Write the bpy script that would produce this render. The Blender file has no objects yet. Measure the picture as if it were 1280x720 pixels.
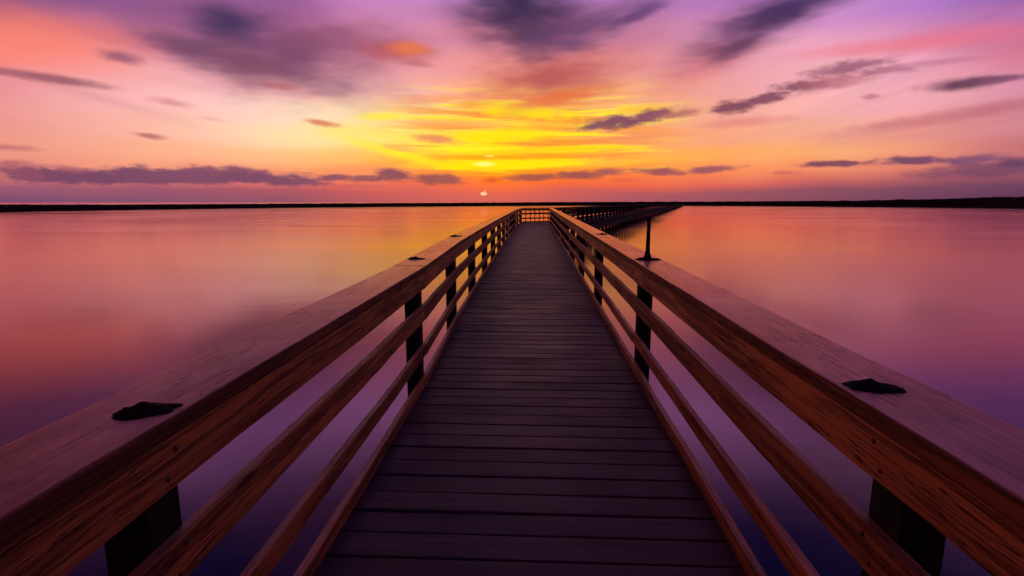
import bpy, bmesh, math, random
from mathutils import Vector, Matrix, noise

random.seed(7)
R = math.radians
scene = bpy.context.scene
COL = scene.collection

# ------------------------------------------------------------------ camera
F_PX = 650.0
EYE = 1.64
WATER_Z = EYE - 2.72
pitch = math.atan(107 / F_PX)
yaw = math.atan(30 / F_PX * math.cos(pitch))
cam_d = bpy.data.cameras.new('camera')
cam = bpy.data.objects.new('camera', cam_d)
COL.objects.link(cam)
cam_d.sensor_width = 36
cam_d.lens = F_PX / 1280 * 36
cam_d.clip_start = 0.02
cam_d.clip_end = 40000
cam.location = (0, 0, EYE)
cam.rotation_euler = (math.pi / 2 - pitch, 0, yaw)
scene.camera = cam
CR = Matrix.Rotation(yaw, 3, 'Z') @ Matrix.Rotation(math.pi / 2 - pitch, 3, 'X')


def az_el(px, py):
    """direction of a photo pixel as azimuth / elevation in degrees"""
    d = CR @ Vector((px - 640, -(py - 360), -F_PX)).normalized()
    return math.degrees(math.atan2(d.x, d.y)), math.degrees(math.asin(d.z))


def to_px(az, el):
    a, e = R(az), R(el)
    d = Vector((math.sin(a) * math.cos(e), math.cos(a) * math.cos(e), math.sin(e)))
    c = CR.transposed() @ d
    return 640 + F_PX * c.x / -c.z, 360 - F_PX * c.y / -c.z


# ------------------------------------------------------------------ node helpers
def lin(c):
    return tuple(((v / 255) / 12.92 if v / 255 <= .04045 else ((v / 255 + .055) / 1.055) ** 2.4) for v in c)


class NT:
    def __init__(self, tree):
        self.t = tree
        tree.nodes.clear()

    def n(self, typ, **kw):
        nd = self.t.nodes.new(typ)
        for k, v in kw.items():
            setattr(nd, k, v)
        return nd

    def put(self, sock, v):
        if hasattr(v, 'links'):
            self.t.links.new(v, sock)
        elif isinstance(v, (tuple, list)) and len(v) == 3 and len(sock.default_value) == 4:
            sock.default_value = (*v, 1)
        else:
            sock.default_value = v

    def math(self, op, a, b=None, c=None, clamp=False):
        nd = self.n('ShaderNodeMath', operation=op, use_clamp=clamp)
        self.put(nd.inputs[0], a)
        if b is not None:
            self.put(nd.inputs[1], b)
        if c is not None:
            self.put(nd.inputs[2], c)
        return nd.outputs[0]

    def mr(self, v, a, b, c=0., d=1., smooth=False):
        nd = self.n('ShaderNodeMapRange', interpolation_type='SMOOTHSTEP' if smooth else 'LINEAR')
        for i, x in enumerate((v, a, b, c, d)):
            self.put(nd.inputs[i], x)
        return nd.outputs[0]

    def mix(self, f, a, b, blend='MIX'):
        nd = self.n('ShaderNodeMix', data_type='RGBA', blend_type=blend)
        self.put(nd.inputs[0], f)
        self.put(nd.inputs[6], a)
        self.put(nd.inputs[7], b)
        return nd.outputs[2]

    def noise(self, vec, scale, detail=3, rough=.5, dist=0.):
        nd = self.n('ShaderNodeTexNoise')
        if vec is not None:
            self.put(nd.inputs['Vector'], vec)
        nd.inputs['Scale'].default_value = scale
        nd.inputs['Detail'].default_value = detail
        nd.inputs['Roughness'].default_value = rough
        nd.inputs['Distortion'].default_value = dist
        return nd.outputs['Fac']

    def mapping(self, vec, loc=(0, 0, 0), rot=(0, 0, 0), sc=(1, 1, 1), typ='POINT'):
        nd = self.n('ShaderNodeMapping', vector_type=typ)
        self.put(nd.inputs['Vector'], vec)
        nd.inputs['Location'].default_value = loc
        nd.inputs['Rotation'].default_value = rot
        nd.inputs['Scale'].default_value = sc
        return nd.outputs[0]

    def comb(self, x, y, z=0.):
        nd = self.n('ShaderNodeCombineXYZ')
        for i, v in enumerate((x, y, z)):
            self.put(nd.inputs[i], v)
        return nd.outputs[0]

    def ramp(self, fac, stops):
        nd = self.n('ShaderNodeValToRGB')
        self.put(nd.inputs[0], fac)
        el = nd.color_ramp.elements
        while len(el) > 1:
            el.remove(el[-1])
        el[0].position = stops[0][0]
        el[0].color = (*stops[0][1], 1)
        for p, c in stops[1:]:
            e = el.new(p)
            e.color = (*c, 1)
        return nd.outputs[0]


# ------------------------------------------------------------------ sky (world)
GX = [0, 128, 256, 384, 512, 640, 768, 896, 1024, 1152, 1280]
GY = [-40, 0, 30, 60, 90, 120, 150, 178, 200, 216, 228, 237, 250]
GRID = [
    [(105,70,128),(112,75,145),(125,85,160),(140,92,165),(145,95,165),(120,80,140),(135,90,160),(150,100,175),(150,105,195),(140,100,190),(125,85,178)],
    [(130,80,120),(140,85,142),(165,100,165),(195,120,178),(200,130,185),(150,95,145),(165,105,165),(190,125,192),(192,132,202),(185,125,202),(155,105,185)],
    [(238,112,105),(220,112,120),(165,100,150),(205,125,172),(215,140,185),(185,110,145),(178,112,155),(212,140,182),(222,150,200),(198,135,195),(190,112,162)],
    [(250,128,118),(250,148,140),(200,120,148),(205,122,145),(222,140,158),(228,132,145),(205,120,138),(222,145,168),(245,172,195),(242,145,160),(212,115,142)],
    [(235,142,150),(248,170,172),(250,175,182),(225,150,158),(240,160,165),(245,150,138),(240,150,138),(230,150,158),(246,178,188),(235,168,192),(208,132,168)],
    [(235,148,152),(248,175,175),(255,196,194),(255,200,188),(250,185,172),(255,165,95),(253,178,122),(240,160,155),(248,178,178),(244,170,180),(216,140,160)],
    [(236,150,146),(248,172,162),(255,204,192),(255,230,196),(255,222,130),(255,195,45),(252,185,100),(243,165,145),(250,182,172),(240,160,158),(210,130,144)],
    [(238,150,135),(250,172,145),(255,198,162),(255,226,165),(255,228,85),(255,210,10),(252,168,82),(248,160,122),(250,178,135),(240,152,132),(198,112,118)],
    [(236,145,130),(250,165,135),(254,176,132),(255,180,120),(255,192,60),(255,205,5),(255,182,60),(253,165,92),(252,172,110),(238,142,115),(186,102,112)],
    [(222,125,115),(240,145,122),(245,150,122),(244,145,110),(248,138,70),(255,142,18),(252,122,62),(250,136,85),(242,135,100),(208,108,105),(160,85,105)],
    [(205,108,110),(228,118,110),(228,115,112),(228,110,102),(238,100,78),(253,105,38),(246,96,65),(228,100,85),(198,96,98),(155,80,98),(125,70,98)],
    [(135,80,115),(155,84,112),(160,84,106),(182,84,98),(200,86,90),(214,86,78),(182,84,94),(160,82,96),(140,78,96),(118,68,96),(98,58,92)],
    [(118,74,108),(124,78,110),(130,80,108),(152,80,98),(180,84,92),(190,84,88),(165,82,98),(150,80,98),(132,74,95),(108,64,92),(82,50,82)],
]


def grid_col(px, py):
    px = min(max(px, GX[0]), GX[-1] - .01)
    py = min(max(py, GY[0]), GY[-1] - .01)
    i = max(k for k in range(len(GX)) if GX[k] <= px)
    j = max(k for k in range(len(GY)) if GY[k] <= py)
    i = min(i, len(GX) - 2)
    j = min(j, len(GY) - 2)
    u = (px - GX[i]) / (GX[i + 1] - GX[i])
    v = (py - GY[j]) / (GY[j + 1] - GY[j])
    c = [0, 0, 0]
    for k in range(3):
        a = GRID[j][i][k] * (1 - u) + GRID[j][i + 1][k] * u
        b = GRID[j + 1][i][k] * (1 - u) + GRID[j + 1][i + 1][k] * u
        c[k] = a * (1 - v) + b * v
    return lin(c)


def lerp3(a, b, t):
    return tuple(a[k] * (1 - t) + b[k] * t for k in range(3))


world = bpy.data.worlds.new('World')
scene.world = world
world.use_nodes = True
W = NT(world.node_tree)
SUN_AZ, SUN_EL = az_el(604, 241)
tc = W.n('ShaderNodeTexCoord').outputs['Generated']
sep = W.n('ShaderNodeSeparateXYZ')
W.put(sep.inputs[0], tc)
X, Y, Z = sep.outputs
az = W.math('MULTIPLY', W.math('ARCTAN2', X, Y), 180 / math.pi)
el = W.math('MULTIPLY', W.math('ARCSINE', W.math('MAXIMUM', Z, 0.0)), 180 / math.pi)
ae = W.comb(az, el)
# two noise fields warp the cloud edges: a fine lumpy one and a broad one
wa = W.math('SUBTRACT', W.noise(W.mapping(ae, sc=(.22, .75, 1)), 1.0, 2, .5), .5)
wb = W.math('SUBTRACT', W.noise(W.mapping(ae, loc=(31, 7, 3), sc=(.10, .30, 1)), 1.0, 1, .5), .5)
wf = W.math('SUBTRACT', W.noise(W.mapping(ae, loc=(11, 17, 5), sc=(.55, 1.5, 1)), 1.0, 3, .6), .5)
az2 = W.math('ADD', az, W.math('MULTIPLY', wb, 5.0))
el2 = W.math('ADD', el, W.math('MULTIPLY', wb, 1.3))

ELS = [0.0, 1.15, 1.95, 3.0, 4.4, 6.3, 8.7, 11.2, 13.7, 16.2, 18.8, 22.0]
AZS = [-46, -38, -32, -27, -22, -17, -12, -7, -3, 1, 5, 9, 14, 19, 24, 29, 34, 39, 42]
BACK = {0: (70, 50, 85), 22: (62, 48, 92)}
azn = W.math('MULTIPLY_ADD', az2, 1 / 360, .5)
rows = []
for e in ELS:
    stops = []
    back = lerp3(lin(BACK[0]), lin(BACK[22]), e / 22)
    stops.append((0.0, back))
    stops.append(((-110 + 180) / 360, back))
    for a in AZS:
        px, py = to_px(a, e)
        stops.append(((a + 180) / 360, grid_col(px, py)))
    stops.append(((110 + 180) / 360, back))
    stops.append((1.0, back))
    rows.append(W.ramp(azn, stops))
col = rows[0]
for k in range(1, len(ELS)):
    col = W.mix(W.mr(el2, ELS[k - 1], ELS[k], smooth=(k > 3)), col, rows[k])
up = W.mix(W.mr(az, -50, -34, smooth=True), lin((165, 75, 75)), lin((208, 156, 240)))
up = W.mix(W.mr(az, 20, 34, smooth=True), up, lin((165, 122, 165)))
col = W.mix(W.mr(el, 18.4, 21.5, smooth=True), col, up)
up2 = W.mix(W.mr(az, -70, -42, smooth=True), lin((80, 36, 48)), lin((14, 20, 92)))
col = W.mix(W.mr(el, 20.5, 31, smooth=True), col, up2)
col = W.mix(W.mr(el, 40, 90), col, lin((30, 20, 46)))

# streaks of high cloud, drawn out by the wind along the pier's axis (cloud-layer coordinates)
zz = W.math('ADD', W.math('MAXIMUM', Z, 0.0), .035)
plane = W.comb(W.math('DIVIDE', X, zz), W.math('DIVIDE', Y, zz))
st = W.noise(W.mapping(plane, loc=(3.3, 1.2, 0), rot=(0, 0, .10), sc=(.9, .13, 1)), 1.0, 3, .55)
st2 = W.noise(W.mapping(plane, loc=(9.3, 4.2, 0), rot=(0, 0, -.15), sc=(2.2, .22, 1)), 1.0, 3, .6)
hi = W.mr(el, 4, 13)
dk = W.math('MULTIPLY', W.mr(st, .50, .70, smooth=True), W.math('MULTIPLY', hi, .55))
col = W.mix(dk, col, W.mix(1.0, col, (.52, .47, .66), 'MULTIPLY'))
lt = W.math('MULTIPLY', W.mr(st2, .52, .72, smooth=True), W.math('MULTIPLY', hi, .42))
col = W.mix(lt, col, W.mix(1.0, col, (1.25, 1.12, 1.12), 'MULTIPLY'))

gs = W.noise(W.mapping(ae, loc=(2, 5, 1), rot=(0, 0, .03), sc=(.075, 1.35, 1)), 1.0, 3, .55)
gm = W.math('MULTIPLY', W.mr(W.math('ABSOLUTE', W.math('ADD', az, 1.0)), 6, 19, 1, 0, smooth=True),
            W.math('MULTIPLY', W.mr(el, 2.6, 4.0, smooth=True), W.mr(el, 13, 8.5, smooth=True)))
col = W.mix(W.math('MULTIPLY', gm, W.mr(gs, .49, .40, 0, .85, smooth=True)), col, lin((244, 140, 50)))
col = W.mix(W.math('MULTIPLY', gm, W.mr(gs, .52, .58, 0, .9, smooth=True)), col, lin((255, 236, 20)))

# clouds: (px, py, half width, half height, tilt deg up-right, colour, opacity, softness 0 hard..1 soft, warp)
B = []


def blob(px, py, rx, ry, tilt, c, op=.9, soft=.6, warp=.6, fine=True):
    B.append((px, py, rx, ry, tilt, c, op, soft, warp, fine))


ORD = (250, 118, 96)
YEL = (255, 226, 0)
YE2 = (255, 236, 30)
# warm glows
blob(50, 52, 130, 30, -8, (252, 130, 112), .75, 1, .5)
blob(470, 215, 60, 8, 0, (248, 150, 100), .5, 1, .5)
blob(1190, 48, 150, 15, 8, (232, 115, 135), .75, 1, .6)
blob(1060, 62, 90, 8, 6, (238, 125, 135), .5, 1, .7)
blob(880, 82, 80, 22, 30, (232, 120, 125), .5, 1, .6)
blob(1140, 168, 170, 9, 7, (222, 135, 128), .5, 1, .4)
# yellow streak field round the glow
blob(655, 140, 80, 9, -4, (255, 222, 10), .95, .8, 1.0)
blob(480, 145, 32, 6, 4, (255, 232, 50), .8, .9, .9)
blob(800, 137, 38, 5, 2, (255, 190, 60), .8, .9, .8)
blob(440, 162, 60, 8, 0, (255, 228, 100), .6, 1, .8)
blob(620, 170, 75, 8, 3, YEL, .95, .8, 1.0)
blob(700, 187, 100, 4.5, 2, (255, 205, 20), .9, .8, .9)
blob(500, 192, 70, 7, -14, YE2, .9, .9, .8)
blob(590, 186, 60, 3, 0, (255, 240, 40), .6, .9, .8)
blob(640, 205, 125, 6.5, 2, YEL, .97, .7, .8)
blob(780, 203, 75, 5, 5, (255, 190, 50), .6, .9, .8)
blob(860, 192, 150, 8, 5, (255, 172, 85), .5, 1, .8)
# orange gaps between the streaks
blob(580, 154, 75, 6, 0, (252, 165, 95), .8, .9, .9)
blob(690, 158, 55, 6, 5, (250, 165, 55), .7, .9, .9)
blob(545, 174, 32, 6, -6, (230, 122, 95), .85, .7, .8)
blob(650, 196, 95, 4, 2, (250, 160, 15), .85, .8, .9)
blob(585, 197, 45, 3.5, 0, (240, 160, 20), .8, .8, .9)
blob(500, 186, 22, 4, -8, (250, 170, 90), .7, .8, .8)
blob(700, 178, 75, 4, 0, (250, 150, 50), .5, .9, .9)
blob(590, 132, 28, 6, 3, (240, 140, 70), .6, .9, .9)
blob(790, 172, 70, 7, 3, (243, 135, 105), .5, .9, .8)
# upper cloud masses
blob(690, 98, 90, 34, 8, (182, 80, 84), .92, 1, .6)
blob(700, 122, 62, 10, 10, (232, 108, 60), .8, 1, .8)
blob(310, 55, 160, 58, -12, (132, 76, 118), .85, 1, .6)
blob(288, 30, 52, 26, -6, (64, 46, 90), .95, 1, .5)
blob(245, 64, 62, 20, -12, (95, 58, 95), .7, 1, .6)
blob(325, 84, 92, 27, -12, (120, 68, 96), .8, .9, .6)
blob(382, 56, 55, 22, 0, (108, 62, 98), .75, .9, .6)
blob(450, 50, 90, 24, 0, (155, 85, 115), .7, 1, .6)
blob(495, 66, 48, 15, -4, (180, 82, 88), .8, .9, .6)
blob(512, 61, 26, 11, 0, (232, 118, 72), .85, .9, .6)
blob(525, 80, 22, 4, -6, (190, 95, 110), .6, .9, .7)
blob(352, 108, 24, 5, -6, (185, 100, 112), .8, .8, .9)
blob(648, 6, 88, 68, -12, (44, 30, 74), .98, 1, .6)
blob(668, 44, 48, 26, 0, (78, 48, 84), .8, 1, .6)
blob(730, 36, 90, 22, 22, (100, 60, 108), .85, 1, .7)
blob(800, 18, 42, 8, 24, (92, 56, 110), .8, .9, .7)
blob(958, 24, 125, 30, 28, (72, 42, 88), .95, .9, .7)
blob(925, 58, 50, 9, 30, (105, 58, 92), .85, .9, .8)
blob(1020, -8, 80, 22, 22, (66, 42, 92), .9, 1, .6)
# small drifting clouds, left
blob(150, 71, 30, 8, -10, (150, 88, 112), .85, .8, .7)
blob(70, 99, 78, 6.5, -8, (150, 86, 102), .9, .7, .5)
blob(-5, 88, 30, 5, -6, (165, 95, 112), .7, .8, .6)
blob(213, 128, 26, 5, -8, (212, 130, 138), .7, .9, .8)
blob(265, 149, 22, 3, -8, (225, 150, 150), .5, .9, .8)
blob(187, 170, 22, 4, -8, (188, 105, 110), .9, .7, .6)
blob(403, 154, 24, 4.5, -8, (220, 125, 95), .9, .7, .6)
blob(10, 184, 45, 4.5, -3, (192, 108, 112), .8, .8, .7)
blob(15, 206, 30, 7, 0, (165, 88, 105), .8, .8, .8)
# chain of clouds, right
blob(768, 153, 48, 9, 8, (118, 64, 92), .95, .55, 1.3)
blob(812, 145, 32, 9, 12, (128, 70, 95), .95, .6, 1.3)
blob(850, 142, 40, 5, 8, (165, 90, 100), .8, .8, 1.2)
blob(915, 134, 30, 9, 8, (125, 66, 88), .95, .6, 1.2)
blob(955, 124, 34, 8, 12, (132, 72, 94), .95, .6, 1.2)
blob(1000, 108, 40, 8, 10, (128, 72, 98), .95, .6, 1.2)
blob(1045, 100, 62, 12, 10, (182, 100, 116), .75, .8, 1.0)
blob(1060, 84, 60, 8, 10, (148, 84, 112), .85, .7, 1.1)
blob(1110, 88, 55, 6, 8, (165, 95, 122), .7, .8, 1.1)
blob(1170, 77, 70, 4, 5, (190, 115, 152), .6, .9, .9)
blob(1088, 121, 12, 4, 8, (180, 105, 120), .7, .8, .9)
blob(930, 152, 60, 6, 5, (222, 125, 125), .6, .9, 1.0)
blob(1205, 105, 56, 9, 6, (98, 54, 82), .95, .7, .6)
blob(1255, 98, 55, 5, 4, (120, 70, 105), .8, .8, .7)
blob(1160, 150, 190, 9, 9, (198, 108, 118), .7, .8, .6)
blob(1250, 134, 70, 9, 8, (190, 108, 125), .6, .9, .6)
# low banks over the horizon
LOW = (118, 68, 100)
blob(205, 222, 195, 10, 0, LOW, .97, .35, .8)
blob(85, 220, 75, 9, -4, LOW, .95, .4, 1.1)
blob(165, 214, 36, 8, 0, LOW, .95, .4, 1.1)
blob(255, 215, 75, 8, 1, (125, 72, 102), .95, .4, 1.0)
blob(345, 225, 75, 7, -4, LOW, .95, .4, .9)
blob(30, 217, 30, 8, -6, (140, 76, 100), .9, .6, 1.0)
blob(85, 211, 25, 5, -6, (160, 86, 105), .7, .8, 1.0)
blob(420, 222, 24, 5, 0, (130, 72, 96), .95, .5, 1.0)
blob(455, 223, 26, 5, 0, (132, 72, 94), .9, .5, 1.0)
blob(493, 219, 30, 8, -6, (122, 66, 92), .97, .4, .9)
blob(552, 224, 34, 8, -2, (132, 66, 82), .97, .45, .9)
blob(460, 233, 40, 2.5, 0, (200, 92, 95), .7, .8, .9)
blob(614, 225, 14, 4, 4, (205, 72, 40), .9, .7, .8)
blob(665, 222, 40, 5, 2, (150, 68, 72), .95, .5, 1.0)
blob(725, 219, 34, 6, 2, (140, 68, 80), .95, .5, 1.0)
blob(762, 215, 22, 5, 0, (148, 76, 88), .9, .6, 1.0)
blob(825, 215, 40, 5, -1, (150, 76, 88), .95, .5, 1.0)
blob(885, 212, 42, 4.5, 6, (155, 82, 98), .95, .5, 1.0)
blob(780, 225, 18, 2.5, 0, (215, 85, 70), .7, .8, 1.0)
blob(1040, 205, 50, 4.5, 1, (120, 66, 92), .95, .5, 1.0)
blob(1140, 201, 50, 6, 0, (112, 66, 102), .95, .5, 1.1)
blob(1215, 200, 45, 7, 6, (125, 76, 112), .9, .6, 1.1)
blob(1235, 212, 110, 10, 3, (110, 64, 98), .8, .7, .9)
blob(1268, 202, 30, 6, 4, (98, 60, 102), .9, .6, .9)
blob(980, 216, 22, 3, 0, (200, 98, 95), .7, .8, 1.0)

for bi, (px, py, rx, ry, tilt, c, op, soft, warp, fine) in enumerate(B):
    if bi % 16 == 15:
        # tie the coordinates to the colour so far, so the shader is evaluated in batches (keeps its stack small)
        va_ = W.n('ShaderNodeVectorMath', operation='MULTIPLY_ADD')
        W.put(va_.inputs[0], col)
        va_.inputs[1].default_value = (1e-7, 1e-7, 1e-7)
        W.put(va_.inputs[2], ae)
        ae = va_.outputs[0]
    a0, e0 = az_el(px, py)
    # the photo stretches away from its centre: measure the half sizes in degrees here
    t = R(tilt)
    a1, e1 = az_el(px + rx * math.cos(t), py - rx * math.sin(t))
    a2, e2 = az_el(px - ry * math.sin(t), py - ry * math.cos(t))
    ra = math.hypot(a1 - a0, e1 - e0)
    re_ = math.hypot(a2 - a0, e2 - e0)
    th = math.atan2(e1 - e0, a1 - a0)
    v = W.mapping(ae, loc=(a0, e0, 0), rot=(0, 0, th), sc=(ra, re_, 1), typ='TEXTURE')
    nd = W.n('ShaderNodeVectorMath', operation='LENGTH')
    W.put(nd.inputs[0], v)
    d = nd.outputs['Value']
    src = wf if (fine and soft < .85) else wa
    d = W.math('MULTIPLY_ADD', src, -warp * 1.6, d)
    m = W.mr(d, 1.12 + .38 * soft, 1.12 - .30 - soft * .80, 0., op, smooth=True)
    col = W.mix(m, col, lin(c))

# the low sun behind the haze and its bright patch in the cloud above


def disc(px, py, rx, ry, c, k):
    global col
    a0, e0 = az_el(px, py)
    a1, _ = az_el(px + rx, py)
    _, e2 = az_el(px, py - ry)
    v = W.mapping(ae, loc=(a0, e0, 0), sc=(a1 - a0, e2 - e0, 1), typ='TEXTURE')
    nd = W.n('ShaderNodeVectorMath', operation='LENGTH')
    W.put(nd.inputs[0], v)
    m = W.mr(W.math('MULTIPLY_ADD', wf, -.8, nd.outputs['Value']), 1.1, .3, 0., k, smooth=True)
    col = W.mix(m, col, lin(c))


disc(606, 205, 16, 3.6, (255, 250, 130), .9)
disc(612, 195, 9, 1.8, (255, 245, 110), .7)
disc(604.5, 242.3, 5.2, 2.6, (255, 205, 170), 1.0)
disc(606, 239.2, 1.8, 2.0, (250, 165, 125), .8)

sky = W.n('ShaderNodeTexSky', sky_type='NISHITA')
sky.sun_disc = False
sky.sun_elevation = R(max(SUN_EL, .7))
sky.sun_rotation = R(SUN_AZ)
bg1 = W.n('ShaderNodeBackground')
W.put(bg1.inputs[0], sky.outputs[0])
bg1.inputs[1].default_value = 0.006
bg2 = W.n('ShaderNodeBackground')
W.put(bg2.inputs[0], col)
bg2.inputs[1].default_value = 1.0
ad = W.n('ShaderNodeAddShader')
W.t.links.new(bg1.outputs[0], ad.inputs[0])
W.t.links.new(bg2.outputs[0], ad.inputs[1])
wo = W.n('ShaderNodeOutputWorld')
W.t.links.new(ad.outputs[0], wo.inputs[0])
world.cycles.sampling_method = 'NONE'

# sun lamp: weak, low and reddened by the haze
sd = bpy.data.lights.new('sun', 'SUN')
sd.energy = 0.05
sd.angle = R(70)
sd.color = (1.0, .33, .07)
sun = bpy.data.objects.new('sun', sd)
COL.objects.link(sun)
se = R(7.0)
sa = R(SUN_AZ)
dirv = Vector((math.sin(sa) * math.cos(se), math.cos(sa) * math.cos(se), math.sin(se)))
sun.rotation_euler = dirv.to_track_quat('Z', 'Y').to_euler()


# ------------------------------------------------------------------ materials
def material(name):
    m = bpy.data.materials.new(name)
    m.use_nodes = True
    N = NT(m.node_tree)
    p = N.n('ShaderNodeBsdfPrincipled')
    o = N.n('ShaderNodeOutputMaterial')
    N.t.links.new(p.outputs[0], o.inputs[0])
    return m, N, p


def wood(name, base, dark, light, rough=.6, grain=1.0, bump=.35, crack=.6, spec=.4, knots=True, mottle=0.0):
    m, N, p = material(name)
    obj = N.n('ShaderNodeTexCoord').outputs['Object']
    rnd = N.n('ShaderNodeObjectInfo').outputs['Random']
    off = N.comb(N.math('MULTIPLY', rnd, 37.0), N.math('MULTIPLY', rnd, 91.0), N.math('MULTIPLY', rnd, 13.0))
    va = N.n('ShaderNodeVectorMath', operation='ADD')
    N.put(va.inputs[0], obj)
    N.put(va.inputs[1], off)
    v = va.outputs[0]
    # slow wander of the growth rings, then rings, fine fibre and long drying cracks
    wander = N.noise(N.mapping(v, sc=(4, .8, 4)), 1.0, 2, .5)
    wav = N.math('MULTIPLY', N.math('SUBTRACT', wander, .5), .10)
    sp = N.n('ShaderNodeSeparateXYZ')
    N.put(sp.inputs[0], v)
    vv = N.comb(N.math('ADD', sp.outputs[0], wav), sp.outputs[1], N.math('ADD', sp.outputs[2], wav))
    rings = N.noise(N.mapping(vv, sc=(38 * grain, .9, 38 * grain)), 1.0, 4, .6, .2)
    fibre = N.noise(N.mapping(vv, sc=(240 * grain, 6, 240 * grain)), 1.0, 3, .6)
    cr = N.noise(N.mapping(vv, sc=(70 * grain, 1.6, 70 * grain)), 1.0, 2, .5, .1)
    patch = N.noise(N.mapping(v, sc=(3, 1.3, 3)), 1.0, 4, .6)
    c = N.mix(N.mr(rings, .43, .57, smooth=True), base, dark)
    c = N.mix(N.math('MULTIPLY', N.mr(fibre, .5, .75), .55), c, light)
    c = N.mix(N.math('MULTIPLY', N.mr(patch, .42, .75, smooth=True), .55), c, dark)
    if mottle:
        mt = N.noise(N.mapping(v, sc=(14, 5, 14)), 1.0, 5, .65, .4)
        c = N.mix(N.math('MULTIPLY', N.mr(mt, .52, .64, smooth=True), mottle), c, tuple(q * .55 for q in dark))
        c = N.mix(N.math('MULTIPLY', N.mr(mt, .45, .34, smooth=True), mottle * .5), c, light)
    crk = N.math('MULTIPLY', N.mr(N.math('ABSOLUTE', N.math('SUBTRACT', cr, .5)), .0, .022, 1., 0.),
                 N.mr(patch, .40, .55, 0., crack))
    c = N.mix(crk, c, (.004, .003, .003))
    if knots:
        vo = N.n('ShaderNodeTexVoronoi', feature='F1')
        N.put(vo.inputs['Vector'], N.mapping(v, sc=(5, 1.1, 5)))
        vo.inputs['Scale'].default_value = 1.0
        kn = N.mr(vo.outputs['Distance'], .10, .045, 0., .85, smooth=True)
        c = N.mix(kn, c, tuple(x * .35 for x in dark))
    bri = N.mr(rnd, 0, 1, .78, 1.18)
    c = N.mix(1.0, c, N.comb(bri, bri, bri), 'MULTIPLY')
    N.put(p.inputs['Base Color'], c)
    N.put(p.inputs['Roughness'], N.mr(patch, .3, .7, rough - .10, rough + .12))
    p.inputs['Specular IOR Level'].default_value = spec
    h = N.math('ADD', N.math('MULTIPLY', rings, .6), N.math('MULTIPLY', fibre, .25))
    h = N.math('SUBTRACT', h, N.math('MULTIPLY', crk, 1.2))
    bm = N.n('ShaderNodeBump')
    bm.inputs['Strength'].default_value = bump
    bm.inputs['Distance'].default_value = .010
    N.put(bm.inputs['Height'], h)
    N.t.links.new(bm.outputs[0], p.inputs['Normal'])
    return m


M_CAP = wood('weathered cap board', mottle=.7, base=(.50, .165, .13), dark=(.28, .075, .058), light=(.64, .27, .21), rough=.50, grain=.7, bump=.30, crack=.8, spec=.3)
M_RAIL = wood('rail timber', (.60, .185, .045), (.22, .055, .016), (.76, .29, .09), .6, 1.0, .9, 1.0, .3)
# gloss on the wet caps, tinted to paint the reflected glow redder at grazing angles
NC = NT.__new__(NT)
NC.t = M_CAP.node_tree
pc = [q for q in NC.t.nodes if q.type == 'BSDF_PRINCIPLED'][0]
oc = [q for q in NC.t.nodes if q.type == 'OUTPUT_MATERIAL'][0]
gc = NC.n('ShaderNodeBsdfGlossy')
NC.put(gc.inputs['Color'], (.95, .52, .46))
gc.inputs['Roughness'].default_value = .20
NC.t.links.new(pc.inputs['Normal'].links[0].from_socket, gc.inputs['Normal'])
fc = NC.n('ShaderNodeFresnel')
fc.inputs['IOR'].default_value = 1.36
mc = NC.n('ShaderNodeMixShader')
NC.put(mc.inputs[0], NC.math('MULTIPLY', fc.outputs[0], .85))
NC.t.links.new(pc.outputs[0], mc.inputs[1])
NC.t.links.new(gc.outputs[0], mc.inputs[2])
NC.t.links.new(mc.outputs[0], oc.inputs[0])
M_TOP_LIT = wood('rail top highlight', (.60, .21, .12), (.30, .08, .04), (.75, .34, .2), .5, .9, .5, .7, .5)  # lighter rail timber for upward faces, their rim highlight put into the colour
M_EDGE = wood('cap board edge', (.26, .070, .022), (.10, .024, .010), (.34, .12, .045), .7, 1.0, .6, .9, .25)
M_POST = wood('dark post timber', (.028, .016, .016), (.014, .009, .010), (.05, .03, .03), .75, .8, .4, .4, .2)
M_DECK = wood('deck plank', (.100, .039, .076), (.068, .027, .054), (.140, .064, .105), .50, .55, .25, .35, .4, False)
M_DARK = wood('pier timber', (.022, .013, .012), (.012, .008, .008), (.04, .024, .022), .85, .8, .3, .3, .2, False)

m, N, p = material('blackened iron')
nz = N.noise(N.n('ShaderNodeTexCoord').outputs['Object'], 60, 4, .6)
N.put(p.inputs['Base Color'], N.mix(N.mr(nz, .4, .7), (.008, .007, .008), (.022, .014, .012)))
p.inputs['Roughness'].default_value = .55
p.inputs['Metallic'].default_value = .3
bm_ = N.n('ShaderNodeBump')
bm_.inputs['Strength'].default_value = .5
bm_.inputs['Distance'].default_value = .002
N.put(bm_.inputs['Height'], nz)
N.t.links.new(bm_.outputs[0], p.inputs['Normal'])
M_IRON = m
p.inputs['Roughness'].default_value = .85
p.inputs['Specular IOR Level'].default_value = .12
p.inputs['Metallic'].default_value = 0

m, N, p = material('galvanised screw')
p.inputs['Base Color'].default_value = (.10, .07, .07, 1)
p.inputs['Roughness'].default_value = .4
p.inputs['Metallic'].default_value = .8
M_SCREW = m

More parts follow.
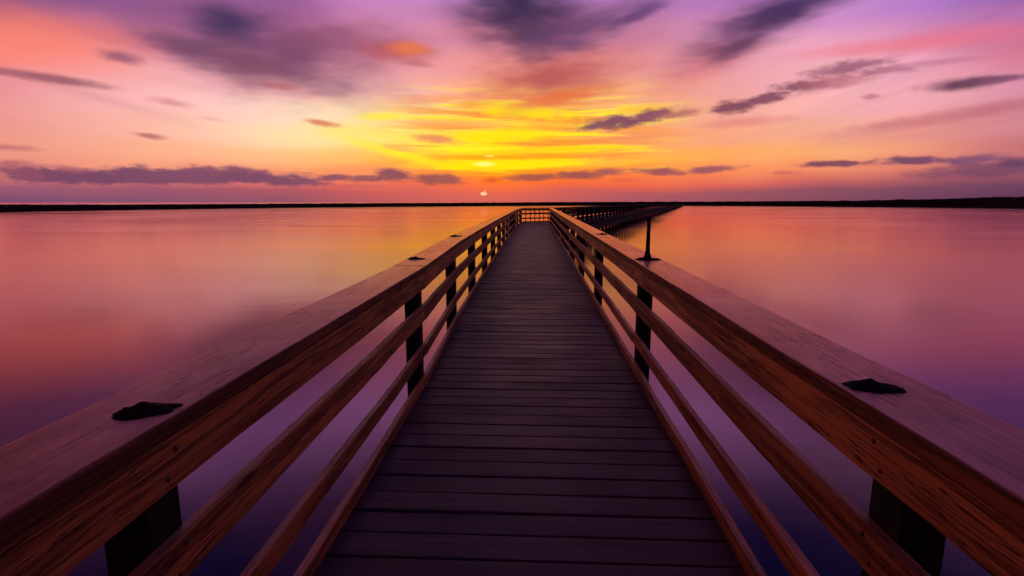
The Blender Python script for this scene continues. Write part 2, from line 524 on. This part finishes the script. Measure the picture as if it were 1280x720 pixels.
m, N, p = material('still sea water')
geo = N.n('ShaderNodeNewGeometry').outputs['Position']
n1 = N.noise(N.mapping(geo, sc=(.35, .9, 1)), 1.0, 3, .5)
n3 = N.noise(N.mapping(geo, loc=(1, 8, 0), rot=(0, 0, .12), sc=(.22, .85, 1)), 1.0, 4, .6)
n2 = N.noise(N.mapping(geo, loc=(5, 2, 0), sc=(.03, .10, 1)), 1.0, 4, .55)
b = N.n('ShaderNodeBump')
b.inputs['Strength'].default_value = .45
b.inputs['Distance'].default_value = .02
N.put(b.inputs['Height'], N.math('ADD', N.math('MULTIPLY', n1, .35), N.math('ADD', n2, N.math('MULTIPLY', n3, .16))))
gl = N.n('ShaderNodeBsdfGlossy')
N.put(gl.inputs['Color'], (1.0, .64, .70))
N.put(gl.inputs['Roughness'], N.mr(n2, .3, .7, .08, .16))
df = N.n('ShaderNodeBsdfDiffuse')
N.put(df.inputs['Color'], (.020, .010, .024))
fr = N.n('ShaderNodeFresnel')
fr.inputs['IOR'].default_value = 2.25
mx = N.n('ShaderNodeMixShader')
N.t.links.new(fr.outputs[0], mx.inputs[0])
N.t.links.new(df.outputs[0], mx.inputs[1])
N.t.links.new(gl.outputs[0], mx.inputs[2])
N.t.links.new(b.outputs[0], gl.inputs['Normal'])
N.t.links.new(mx.outputs[0], [q for q in N.t.nodes if q.type == 'OUTPUT_MATERIAL'][0].inputs[0])
N.t.nodes.remove(p)
M_WATER = m

m, N, p = material('marsh ground')
geo = N.n('ShaderNodeNewGeometry').outputs['Position']
nn = N.noise(geo, .25, 5, .6)
N.put(p.inputs['Base Color'], N.mix(nn, (.010, .008, .008), (.035, .026, .016)))
p.inputs['Roughness'].default_value = .95
p.inputs['Specular IOR Level'].default_value = .05
M_LAND = m


# ------------------------------------------------------------------ object helpers
def link(name, bm, mat, parent=None, loc=(0, 0, 0), rot=None, smooth=False):
    me = bpy.data.meshes.new(name)
    bm.normal_update()
    bm.to_mesh(me)
    bm.free()
    if mat:
        me.materials.append(mat)
    if smooth:
        for f in me.polygons:
            f.use_smooth = True
    o = bpy.data.objects.new(name, me)
    COL.objects.link(o)
    o.location = loc
    if rot is not None:
        o.rotation_euler = rot
    if parent:
        o.parent = parent
        o.matrix_parent_inverse = Matrix.Identity(4)
    return o


def empty(name, label, cat, loc=(0, 0, 0), group=None):
    o = bpy.data.objects.new(name, None)
    COL.objects.link(o)
    o.location = loc
    o['label'] = label
    o['category'] = cat
    if group:
        o['group'] = group
    return o


def bevel_box(bm, w, l, h, c=(0, 0, 0), bev=.004):
    """box centred in x and z on c, running y from c.y - l/2 to c.y + l/2"""
    r = bmesh.ops.create_cube(bm, size=1.0)
    vs = r['verts']
    bmesh.ops.scale(bm, verts=vs, vec=(w, l, h))
    bmesh.ops.translate(bm, verts=vs, vec=c)
    if bev:
        es = list({e for v in vs for e in v.link_edges})
        bmesh.ops.bevel(bm, geom=es, offset=bev, segments=2, affect='EDGES', profile=.6)


def plank(name, parent, a, b, w, h, mat, bev=.005, wob=.0, cuts=0):
    """board from a to b (centres, world xyz), width w across, height h"""
    a, b = Vector(a), Vector(b)
    d = b - a
    L = d.length
    bm = bmesh.new()
    bevel_box(bm, w, L, h, bev=bev)
    if wob and cuts:
        es = [e for e in bm.edges if abs((e.verts[0].co - e.verts[1].co).y) > L * .8]
        bmesh.ops.subdivide_edges(bm, edges=es, cuts=cuts, use_grid_fill=True)
        s = random.random() * 100
        for v in bm.verts:
            q = Vector((s, v.co.y * 1.1, 0))
            v.co.x += noise.noise(q) * wob
            v.co.z += noise.noise(q + Vector((50, 0, 0))) * wob * .7
            q = Vector((v.co.x * 9 + s, v.co.y * 5, v.co.z * 9))
            v.co.x += noise.noise(q) * wob * .35
            v.co.z += noise.noise(q + Vector((9, 9, 9))) * wob * .35
    o = link(name, bm, mat, parent)
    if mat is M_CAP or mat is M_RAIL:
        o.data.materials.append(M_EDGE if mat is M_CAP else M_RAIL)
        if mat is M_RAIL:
            o.data.materials[0] = M_TOP_LIT  # upward rail faces carry the painted highlight
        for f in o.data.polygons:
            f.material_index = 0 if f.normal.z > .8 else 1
    o.location = (a + b) / 2
    yaw_ = math.atan2(-d.x, d.y)
    pit = math.atan2(d.z, math.hypot(d.x, d.y))
    o.rotation_euler = (pit, 0, yaw_)
    return o


# ------------------------------------------------------------------ water
bm = bmesh.new()
rings_ = [0, 3, 8, 20, 50, 120, 300, 800, 2500, 9000, 20000]
prev = None
NS = 64
cv = bm.verts.new((0, 0, 0))
for r in rings_[1:]:
    cur = [bm.verts.new((r * math.cos(2 * math.pi * k / NS), r * math.sin(2 * math.pi * k / NS), 0)) for k in range(NS)]
    for k in range(NS):
        k2 = (k + 1) % NS
        if prev is None:
            bm.faces.new((cv, cur[k], cur[k2]))
        else:
            bm.faces.new((prev[k], cur[k], cur[k2], prev[k2]))
    prev = cur
w = link('water', bm, M_WATER, loc=(0, 0, WATER_Z))
w['kind'] = 'structure'


# ------------------------------------------------------------------ low marsh shore on the horizon
# (azimuth from px, waterline distance, top height above the water)
H = EYE - WATER_Z
SH = [(-700, 60, 1.2), (-300, 80, 1.25), (0, 12.0, 255.6), (80, 10.4, 256), (160, 9.2, 255.8), (300, 7.4, 255.0), (450, 5.8, 254.0),
      (610, 4.5, 253.3), (700, 4.0, 252.6), (850, 4.0, 252.0), (1000, 5.0, 251.2), (1080, 5.6, 250.6), (1120, 5.9, 249.4),
      (1180, 6.4, 248.3), (1230, 6.9, 246.6), (1280, 7.6, 245.2)]
pts = []
for px, dy, top in SH:
    if px < 0:
        continue
    a, _ = az_el(px, 253 + dy)
    dd = CR @ Vector((px - 640, -(253 + dy - 360), -F_PX))
    t = H / -dd.z
    P = Vector((dd.x * t, dd.y * t, 0))
    dt = CR @ Vector((px - 640, -(top - 360), -F_PX))
    tt = P.length / math.hypot(dt.x, dt.y)
    pts.append((a, P.length, H + dt.z * tt))
pts = [(-100, 70, 1.2), (-75, 85, 1.3), (-60, 95, 1.4)] + pts + [(50, 150, 3.9), (62, 140, 4.3), (80, 130, 3.5), (100, 120, 2.5)]


def interp(a):
    for i in range(len(pts) - 1):
        if pts[i][0] <= a <= pts[i + 1][0]:
            u = (a - pts[i][0]) / (pts[i + 1][0] - pts[i][0])
            return (pts[i][1] * (1 - u) + pts[i + 1][1] * u, pts[i][2] * (1 - u) + pts[i + 1][2] * u)
    return pts[-1][1:]


bm = bmesh.new()
prof = [(0, -.6, 0), (.0, .12, .0), (1.5, .45, .05), (4, .8, .09), (9, 1.0, .10), (20, .98, .12), (45, .95, .12), (80, .8, .1), (95, .12, 0), (97, -.6, 0)]
prev = None
NA = 1400
for k in range(NA + 1):
    a = -100 + 200 * k / NA
    d0, ht = interp(a)
    d0 += 2.5 * noise.noise(Vector((a * .5, 3, 0))) + .8 * noise.noise(Vector((a * 2.3, 8, 0)))
    row = []
    for (off, hf, jit) in prof:
        rr = d0 + off
        z = ht * hf if hf > 0 else hf
        z += jit * ht * (noise.noise(Vector((a * 1.2, off * .2, 1))) + .7 * noise.noise(Vector((a * 6, off, 5))))
        ar = R(a)
        row.append(bm.verts.new((math.sin(ar) * rr, math.cos(ar) * rr, WATER_Z + z)))
    if prev:
        for j in range(len(prof) - 1):
            bm.faces.new((prev[j], row[j], row[j + 1], prev[j + 1]))
    prev = row
o = link('terrain', bm, M_LAND, smooth=True)
o['kind'] = 'structure'

# ------------------------------------------------------------------ near boardwalk
DECK_L, DECK_R = -1.008, .983          # deck edges
XL, XR = -1.0, .975                   # rail centre lines
END = 38.0
TAN3 = .298
ang3 = math.atan(TAN3)

deck = empty('boardwalk', 'dark plank boardwalk leading straight away from the viewer between two railings', 'boardwalk', (0, 0, WATER_Z))


def dk_plank_mesh(bm, y, wid, x0, x1, dz):
    vs0 = len(bm.verts)
    bevel_box(bm, x1 - x0, wid, .038, ((x0 + x1) / 2, y, -.019 + dz), bev=.0035)


def bow(y, side):
    if side > 0:
        return 0.0
    K = [(-9, 0), (4.5, 0), (7.1, -.09), (9.8, -.13), (15, -.17), (23, -.20), (31, -.19), (35, -.12), (38.0, .0), (99, 0)]
    for (a, u), (b_, v) in zip(K, K[1:]):
        if a <= y <= b_:
            return u + (v - u) * (y - a) / (b_ - a)


deckbm = bmesh.new()
PITCH = .183
y = -1.6
k = 0
while y < END + .7:
    rw = random.Random(k)
    g = .013 + rw.random() * .004
    if y < 14:
        r0 = len(deckbm.verts)
        bevel_box(deckbm, (DECK_R - DECK_L) - bow(y, -1) - .008 * rw.random(), PITCH - g, .038,
                  ((DECK_L + DECK_R + bow(y, -1)) / 2 + 0, y, -.019 + rw.uniform(-.0025, .0025)), bev=.004)
        deckbm.verts.ensure_lookup_table()
        tw = rw.uniform(-.0012, .0012)
        for v in deckbm.verts[r0:]:
            v.co.z += tw * v.co.x * 2
            v.co.y += tw * v.co.x
    else:
        bevel_box(deckbm, (DECK_R - DECK_L - bow(y, -1)), PITCH - g, .038, ((DECK_L + DECK_R + bow(y, -1)) / 2, y, -.019 + rw.uniform(-.002, .002)), bev=0)
    y += PITCH
    k += 1
# grain of the planks runs across the walk, so the mesh is stored turned a quarter
bmesh.ops.rotate(deckbm, verts=deckbm.verts, cent=(0, 0, 0), matrix=Matrix.Rotation(math.pi / 2, 3, 'Z'))
M_DECKP = M_DECK
Nd = M_DECK.node_tree
o = link('decking', deckbm, M_DECK, deck, loc=(0, 0, -WATER_Z), rot=(0, 0, -math.pi / 2))
# vary the planks one by one: each plank is an island of the same mesh
gi = Nd.nodes.new('ShaderNodeNewGeometry')
for nd in Nd.nodes:
    if nd.type == 'OBJECT_INFO':
        outs = [l.to_socket for l in nd.outputs['Random'].links]
        for s in outs:
            Nd.links.new(gi.outputs['Random Per Island'], s)

for x in (-.32, .32):
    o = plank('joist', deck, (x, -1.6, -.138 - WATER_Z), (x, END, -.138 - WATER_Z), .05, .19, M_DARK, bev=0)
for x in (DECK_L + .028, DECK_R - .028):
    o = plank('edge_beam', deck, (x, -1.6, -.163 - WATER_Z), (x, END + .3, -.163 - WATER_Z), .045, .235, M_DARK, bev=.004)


def screws():
    bm = bmesh.new()
    y = -1.6
    k = 0
    while y < 10:
        for x in (-.9, -.32, .32, .88):
            for s in (-.045, .045):
                r = bmesh.ops.create_circle(bm, cap_ends=True, radius=.0045, segments=8)
                bmesh.ops.translate(bm, verts=r['verts'], vec=(x + random.uniform(-.006, .006), y + s, .0032))
        y += PITCH
        k += 1
    return bm


o = link('screw_heads', screws(), M_SCREW, deck, loc=(0, 0, -WATER_Z))
o['kind'] = 'stuff'

# posts carry the railings and run on down as piles
LEFT_Y = [-1.4, 1.27, 4.5, 7.12, 9.8]
while LEFT_Y[-1] < END - 3:
    LEFT_Y.append(LEFT_Y[-1] + 2.72)
RIGHT_Y = [-1.6, 1.4, 5.02, 8.72, 12.0]
while RIGHT_Y[-1] < END - 3.4:
    RIGHT_Y.append(RIGHT_Y[-1] + 3.05)


def timber_post(name, parent, x, y, z0, z1, s=.13, rot=0.0, mat=None):
    bm = bmesh.new()
    bevel_box(bm, s, z1 - z0, s, bev=.008)
    bmesh.ops.rotate(bm, verts=bm.verts, cent=(0, 0, 0), matrix=Matrix.Identity(3))
    return link(name, bm, mat or M_POST, parent, loc=(x, y, (z0 + z1) / 2), rot=(math.pi / 2, rot, 0))


def miter_line(path, off):
    """offset polyline to the right by off with mitred corners"""
    out = []
    for i, p_ in enumerate(path):
        P = Vector(p_)
        if i == 0:
            d = (Vector(path[1]) - P).normalized()
            n = Vector((d.y, -d.x))
            out.append(P + n * off)
        elif i == len(path) - 1:
            d = (P - Vector(path[i - 1])).normalized()
            n = Vector((d.y, -d.x))
            out.append(P + n * off)
        else:
            d0 = (P - Vector(path[i - 1])).normalized()
            d1 = (Vector(path[i + 1]) - P).normalized()
            n0 = Vector((d0.y, -d0.x))
            n1 = Vector((d1.y, -d1.x))
            b_ = (n0 + n1).normalized()
            out.append(P + b_ * off / b_.dot(n0))
    return out


CAP_T = EYE - .57                      # top of the cap board above the deck
PROFILE = [                            # name, lateral centre, width, z centre, height
    ('top_rail', .000, .038, EYE - .705, .142),
    ('middle_rail', .000, .038, EYE - .992, .132),
    ('bottom_rail', .000, .038, EYE - 1.333, .096),
    ('toe_board', -.010, .040, EYE - 1.597, .082),
]


def near_railing(root, X, side, ys):
    zb = -WATER_Z
    # cap board: several lengths butted end to end
    seams = [-1.7] + [ys[i] for i in range(2, len(ys))] + [END]
    inner = .035
    cap_w = .285
    for i in range(len(seams) - 1):
        xc = X + side * (cap_w / 2 - inner)
        plank('cap_board', root, (xc + bow(seams[i], side), seams[i] + .001, CAP_T - .026 + zb), (xc + bow(seams[i + 1], side), seams[i + 1] - .001, CAP_T - .026 + zb),
              cap_w, .052, M_CAP, bev=.007, wob=.004 if i < 2 else 0, cuts=50 if i < 2 else 0)
    for (nm, lat, wd, zc, ht) in PROFILE:
        s0 = [-1.7] + [ys[j] for j in range(2, len(ys))] + [END]
        for i in range(len(s0) - 1):
            xx = X + side * lat
            plank(nm, root, (xx + bow(s0[i], side), s0[i] + .001, zc + zb), (xx + bow(s0[i + 1], side), s0[i + 1] - .001, zc + zb), wd, ht, M_RAIL,
                  bev=.005, wob=.006 if i < 2 else 0, cuts=50 if i < 2 else 0)
    for yy in ys:
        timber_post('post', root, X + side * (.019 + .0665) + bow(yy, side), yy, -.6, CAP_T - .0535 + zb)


def bolt_heads(root, X, side, ys):
    for yy in ys:
        if yy < 0 or yy > 13:
            continue
        for (nm, lat, wd, zc, ht) in PROFILE[:3]:
            for dzz in ((-.035, .035) if ht > .12 else (0,)):
                bm = bmesh.new()
                bmesh.ops.create_uvsphere(bm, u_segments=12, v_segments=6, radius=.0085)
                bmesh.ops.scale(bm, verts=bm.verts, vec=(.45, 1, 1))
                link('bolt', bm, M_SCREW, root, smooth=True,
                     loc=(X - side * (wd / 2) + bow(yy, side), yy + (.02 if dzz > 0 else -.02), zc + dzz - WATER_Z))


def hash_(s):
    return sum(ord(c) for c in s)


railL = empty('wooden_railing', 'near wooden railing along the left edge of the straight boardwalk', 'railing', (0, 0, WATER_Z), 'railings of the near boardwalk')
railR = empty('wooden_railing', 'near wooden railing on the right, with the slim pole standing on its cap board', 'railing', (0, 0, WATER_Z), 'railings of the near boardwalk')
near_railing(railL, XL, -1, LEFT_Y)
near_railing(railR, XR, 1, RIGHT_Y)
bolt_heads(railL, XL, -1, LEFT_Y)
bolt_heads(railR, XR, 1, RIGHT_Y)

# ------------------------------------------------------------------ bend and far pier
P1 = Vector((-.0125, END))
d2 = Vector((math.sin(R(50)), math.cos(R(50))))
P2 = P1 + d2 * 2.9
d3 = Vector((math.sin(ang3), math.cos(ang3)))
P3 = P2 + d3 * 350
AX = [tuple(P1 - Vector((0, 1))), tuple(P1), tuple(P2), tuple(P3)]
zb = -WATER_Z
far = empty('far_pier', 'dark far pier deck bending right and running to the low shore', 'pier', (0, 0, WATER_Z))
Lp = miter_line(AX, -1.09)
Rp = miter_line(AX, 1.08)
bm = bmesh.new()


def deck_slab(bm, a, b, c, d, z, t=.04):
    vs = [bm.verts.new((*v, z)) for v in (a, b, c, d)] + [bm.verts.new((*v, z - t)) for v in (a, b, c, d)]
    for f in ((0, 1, 2, 3), (7, 6, 5, 4), (0, 4, 5, 1), (1, 5, 6, 2), (2, 6, 7, 3), (3, 7, 4, 0)):
        bm.faces.new([vs[i] for i in f])


def planked(bm, l0, l1, r0, r1, step, z):
    n = max(2, int(((l1 - l0).length + (r1 - r0).length) / 2 / step))
    for i in range(n):
        u0, u1 = (i + .02) / n, (i + .97) / n
        deck_slab(bm, l0.lerp(l1, u0), l0.lerp(l1, u1), r0.lerp(r1, u1), r0.lerp(r1, u0), z + random.uniform(-.003, .003))


# corner: from the end of the straight deck to the first mitre, then the two legs
e0l, e0r = Vector((DECK_L, END + .72)), Vector((DECK_R, END + .72))
sl = Vector((Rp[1].x, Rp[1].y))
planked(bm, Lp[1] + Vector((0, .0)), Lp[2], Rp[1], Rp[2], .18, -.006 + zb)
planked(bm, Lp[2], Lp[3], Rp[2], Rp[3], .18, zb)
bmesh.ops.recalc_face_normals(bm, faces=bm.faces)
link('decking', bm, M_DECK, far)
for off in (-1.12, -.35, .35, 1.11):
    q = miter_line(AX, off)
    plank('beam', far, (*q[2], -.17 + zb), (*q[3], -.17 + zb), .08, .26, M_DARK, bev=0)
    plank('beam', far, (*q[1], -.17 + zb), (*q[2], -.17 + zb), .08, .26, M_DARK, bev=0)


def far_railing(root, off, side, leg2_spacing, leg3_spacing):
    def line(o_):
        return miter_line(AX, o_)
    q = line(off + side * (.285 / 2 - .035))
    mid = q[2].lerp(q[3], .06)
    plank('cap_board', root, (*q[1], CAP_T - .026 + zb), (*q[2], CAP_T - .026 + zb), .285, .052, M_CAP, bev=0)
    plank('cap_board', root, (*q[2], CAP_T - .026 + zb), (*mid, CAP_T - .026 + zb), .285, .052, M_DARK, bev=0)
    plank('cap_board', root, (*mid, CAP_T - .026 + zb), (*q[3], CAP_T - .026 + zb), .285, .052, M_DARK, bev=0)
    for (nm, lat, wd, zc, ht) in PROFILE:
        q = line(off + side * lat)
        plank(nm, root, (*q[1], zc + zb), (*q[2], zc + zb), wd, ht, M_RAIL, bev=0)
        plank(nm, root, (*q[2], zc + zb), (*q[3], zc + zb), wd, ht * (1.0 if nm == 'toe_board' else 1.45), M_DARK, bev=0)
    q = line(off + side * .085)
    L2 = (q[2] - q[1]).length
    n = max(1, round(L2 / leg2_spacing))
    for i in range(n):
        P = q[1].lerp(q[2], i / n)
        if i == 0 or n < 4:
            timber_post('post', root, P.x, P.y, -.6, CAP_T - .0535 + zb, .12, 0)
        else:
            timber_post('baluster', root, P.x, P.y, .50, CAP_T - .0535 + zb, .07, 0, M_RAIL)
    L3 = (q[3] - q[2]).length
    t, n = 0., 0
    while t < L3 and n < 97:
        P = q[2].lerp(q[3], t / L3)
        timber_post('post', root, P.x, P.y, -.8, CAP_T - .0535 + zb, .18, 0)
        t += 1.7 + .05 * t ** .93
        n += 1
    q = line(off + side * .20)
    plank('wale', root, (*q[2], -.58 + zb), (*q[3], -.58 + zb), .06, .50, M_DARK, bev=0)


rfl = empty('wooden_railing', 'far railing crossing the end of the boardwalk with close-set balusters, then following the far pier', 'railing', (0, 0, WATER_Z), 'railings of the far pier')
rfr = empty('wooden_railing', 'dark near-side railing of the distant pier, its posts reaching down into the water', 'railing', (0, 0, WATER_Z), 'railings of the far pier')
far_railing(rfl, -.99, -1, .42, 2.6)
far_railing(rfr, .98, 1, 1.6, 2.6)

# cross braces between the piles of the far pier: one per bent
ql = miter_line(AX, -1.075)
qr = miter_line(AX, 1.065)
n = int((qr[3] - qr[2]).length / 2.6)
for i in range(0, min(n, 90)):
    A = ql[2].lerp(ql[3], i / n)
    Bv = qr[2].lerp(qr[3], i / n)
    plank('cross_beam', far, (*A, -.42 + zb), (*Bv, -.42 + zb), .1, .22, M_DARK, bev=0)


# ------------------------------------------------------------------ plates and pole on the cap boards
def plate_mesh(seed, rx, ry, dome=.013, thick=.007):
    """low, corroded, uneven plate: ragged outline, one main hump, a smaller one and a thin tail"""
    rnd = random.Random(seed)
    bm = bmesh.new()
    NR, NSG = 14, 72
    flip = -1 if rnd.random() < .5 else 1
    rings = []

    def height(x, y_, t):
        u, w_ = flip * x / rx, y_ / ry
        z = thick * (1 - t ** 5)
        z += dome * 1.25 * math.exp(-((u - .12) / .26) ** 2 - ((w_ - .15) / .45) ** 2)
        z += dome * .8 * math.exp(-((u - .58) / .16) ** 2 - ((w_ + .1) / .4) ** 2)
        z += .0032 * noise.noise(Vector((x * 70 + seed, y_ * 70, 0))) * (1 - t ** 3)
        z += .0018 * noise.noise(Vector((x * 190 + seed, y_ * 190, 3))) * (1 - t ** 3)
        return max(z, .0005)
    for j in range(1, NR + 1):
        t = j / NR
        row = []
        for k in range(NSG):
            a = 2 * math.pi * k / NSG
            rr = 1 - .16 * abs(math.sin(a)) ** 2 * (1 if flip * math.cos(a) < 0 else .1)
            q = Vector((math.cos(a) * 2.2 + seed, math.sin(a) * 2.2, 0))
            rr += .20 * noise.noise(q) + .07 * noise.noise(q * 4.1) + .03 * noise.noise(q * 11)
            x = math.cos(a) * rx * t * rr
            y_ = math.sin(a) * ry * t * rr
            row.append(bm.verts.new((x, y_, height(x, y_, t) if j < NR else -.001)))
        rings.append(row)
    c = bm.verts.new((0, 0, height(0, 0, 0)))
    for k in range(NSG):
        bm.faces.new((c, rings[0][k], rings[0][(k + 1) % NSG]))
        for j in range(NR - 1):
            bm.faces.new((rings[j][k], rings[j + 1][k], rings[j + 1][(k + 1) % NSG], rings[j][(k + 1) % NSG]))
    bm.faces.new(list(reversed(rings[-1])))
    return bm


PL = [(-1.062, 1.300, .080, .055, 'nearest ragged black plate on the left railing\'s cap board', 4, .45),
      (-1.165, 5.02, .088, .055, 'small dark plate on the left cap board, second along from the viewer', 9, 0),
      (-1.270, 8.25, .11, .09, 'farthest small dark plate on the left cap board', 12, .2),
      (1.045, 1.575, .088, .052, 'nearest ragged black plate on the right railing\'s cap board', 21, -.22),
      (1.100, 8.80, .10, .09, 'small dark plate on the right cap board beyond the slim pole', 33, 0)]
for (x, y, rx, ry, lab, sd_, rot) in PL:
    o = link('cap_plate', plate_mesh(sd_, rx, ry), M_IRON, loc=(x, y, CAP_T + .002), rot=(0, 0, rot), smooth=True)
    o['label'] = lab
    o['category'] = 'cap plate'
    o['group'] = 'black plates fixed on the railing caps'

pole = empty('iron_pole', 'slim dark pole standing upright on the right railing cap board from a round foot', 'pole', (1.085, 5.06, CAP_T + .002))
link('base_plate', plate_mesh(51, .125, .085, .012, .012), M_IRON, pole, smooth=True)


def lathe(prof_, seg=20):
    bm = bmesh.new()
    prev = None
    for (r, z) in prof_:
        row = [bm.verts.new((r * math.cos(2 * math.pi * k / seg), r * math.sin(2 * math.pi * k / seg), z)) for k in range(seg)]
        if prev:
            for k in range(seg):
                bm.faces.new((prev[k], prev[(k + 1) % seg], row[(k + 1) % seg], row[k]))
        else:
            bm.faces.new(list(reversed(row)))
        prev = row
    bm.faces.new(prev)
    return bm


link('pole_shaft', lathe([(.038, .012), (.034, .03), (.026, .055), (.021, .085), (.0195, .14), (.0195, .20), (.0175, .215),
                    (.0175, .375), (.0195, .383), (.0195, .393), (.012, .40)]), M_IRON, pole, loc=(-.005, 0, 0), smooth=True)

# the walk climbs very slightly towards the bend; the far pier is level at the height it reaches there
TILT = pitch_d = math.atan(3.0 / F_PX)
T = Matrix.Translation((0, 0, EYE)) @ Matrix.Rotation(TILT, 4, 'X') @ Matrix.Translation((0, 0, -EYE))
for o in COL.objects:
    if o.parent is None and (o.name.split('.')[0] in ('boardwalk', 'cap_plate', 'iron_pole') or o in (railL, railR)):
        o.matrix_basis = T @ o.matrix_basis
    elif o in (far, rfl, rfr):
        o.location.z += END * math.tan(TILT)

# ------------------------------------------------------------------ render settings
scene.render.engine = 'CYCLES'
scene.view_settings.view_transform = 'Standard'
scene.view_settings.look = 'None'
scene.view_settings.exposure = 0
scene.view_settings.gamma = 1
scene.view_settings.use_curve_mapping = False
scene.cycles.use_denoising = True
scene.cycles.use_adaptive_sampling = True
scene.cycles.adaptive_threshold = .03
scene.cycles.adaptive_min_samples = 16
scene.cycles.max_bounces = 4
scene.cycles.diffuse_bounces = 2
scene.cycles.glossy_bounces = 3
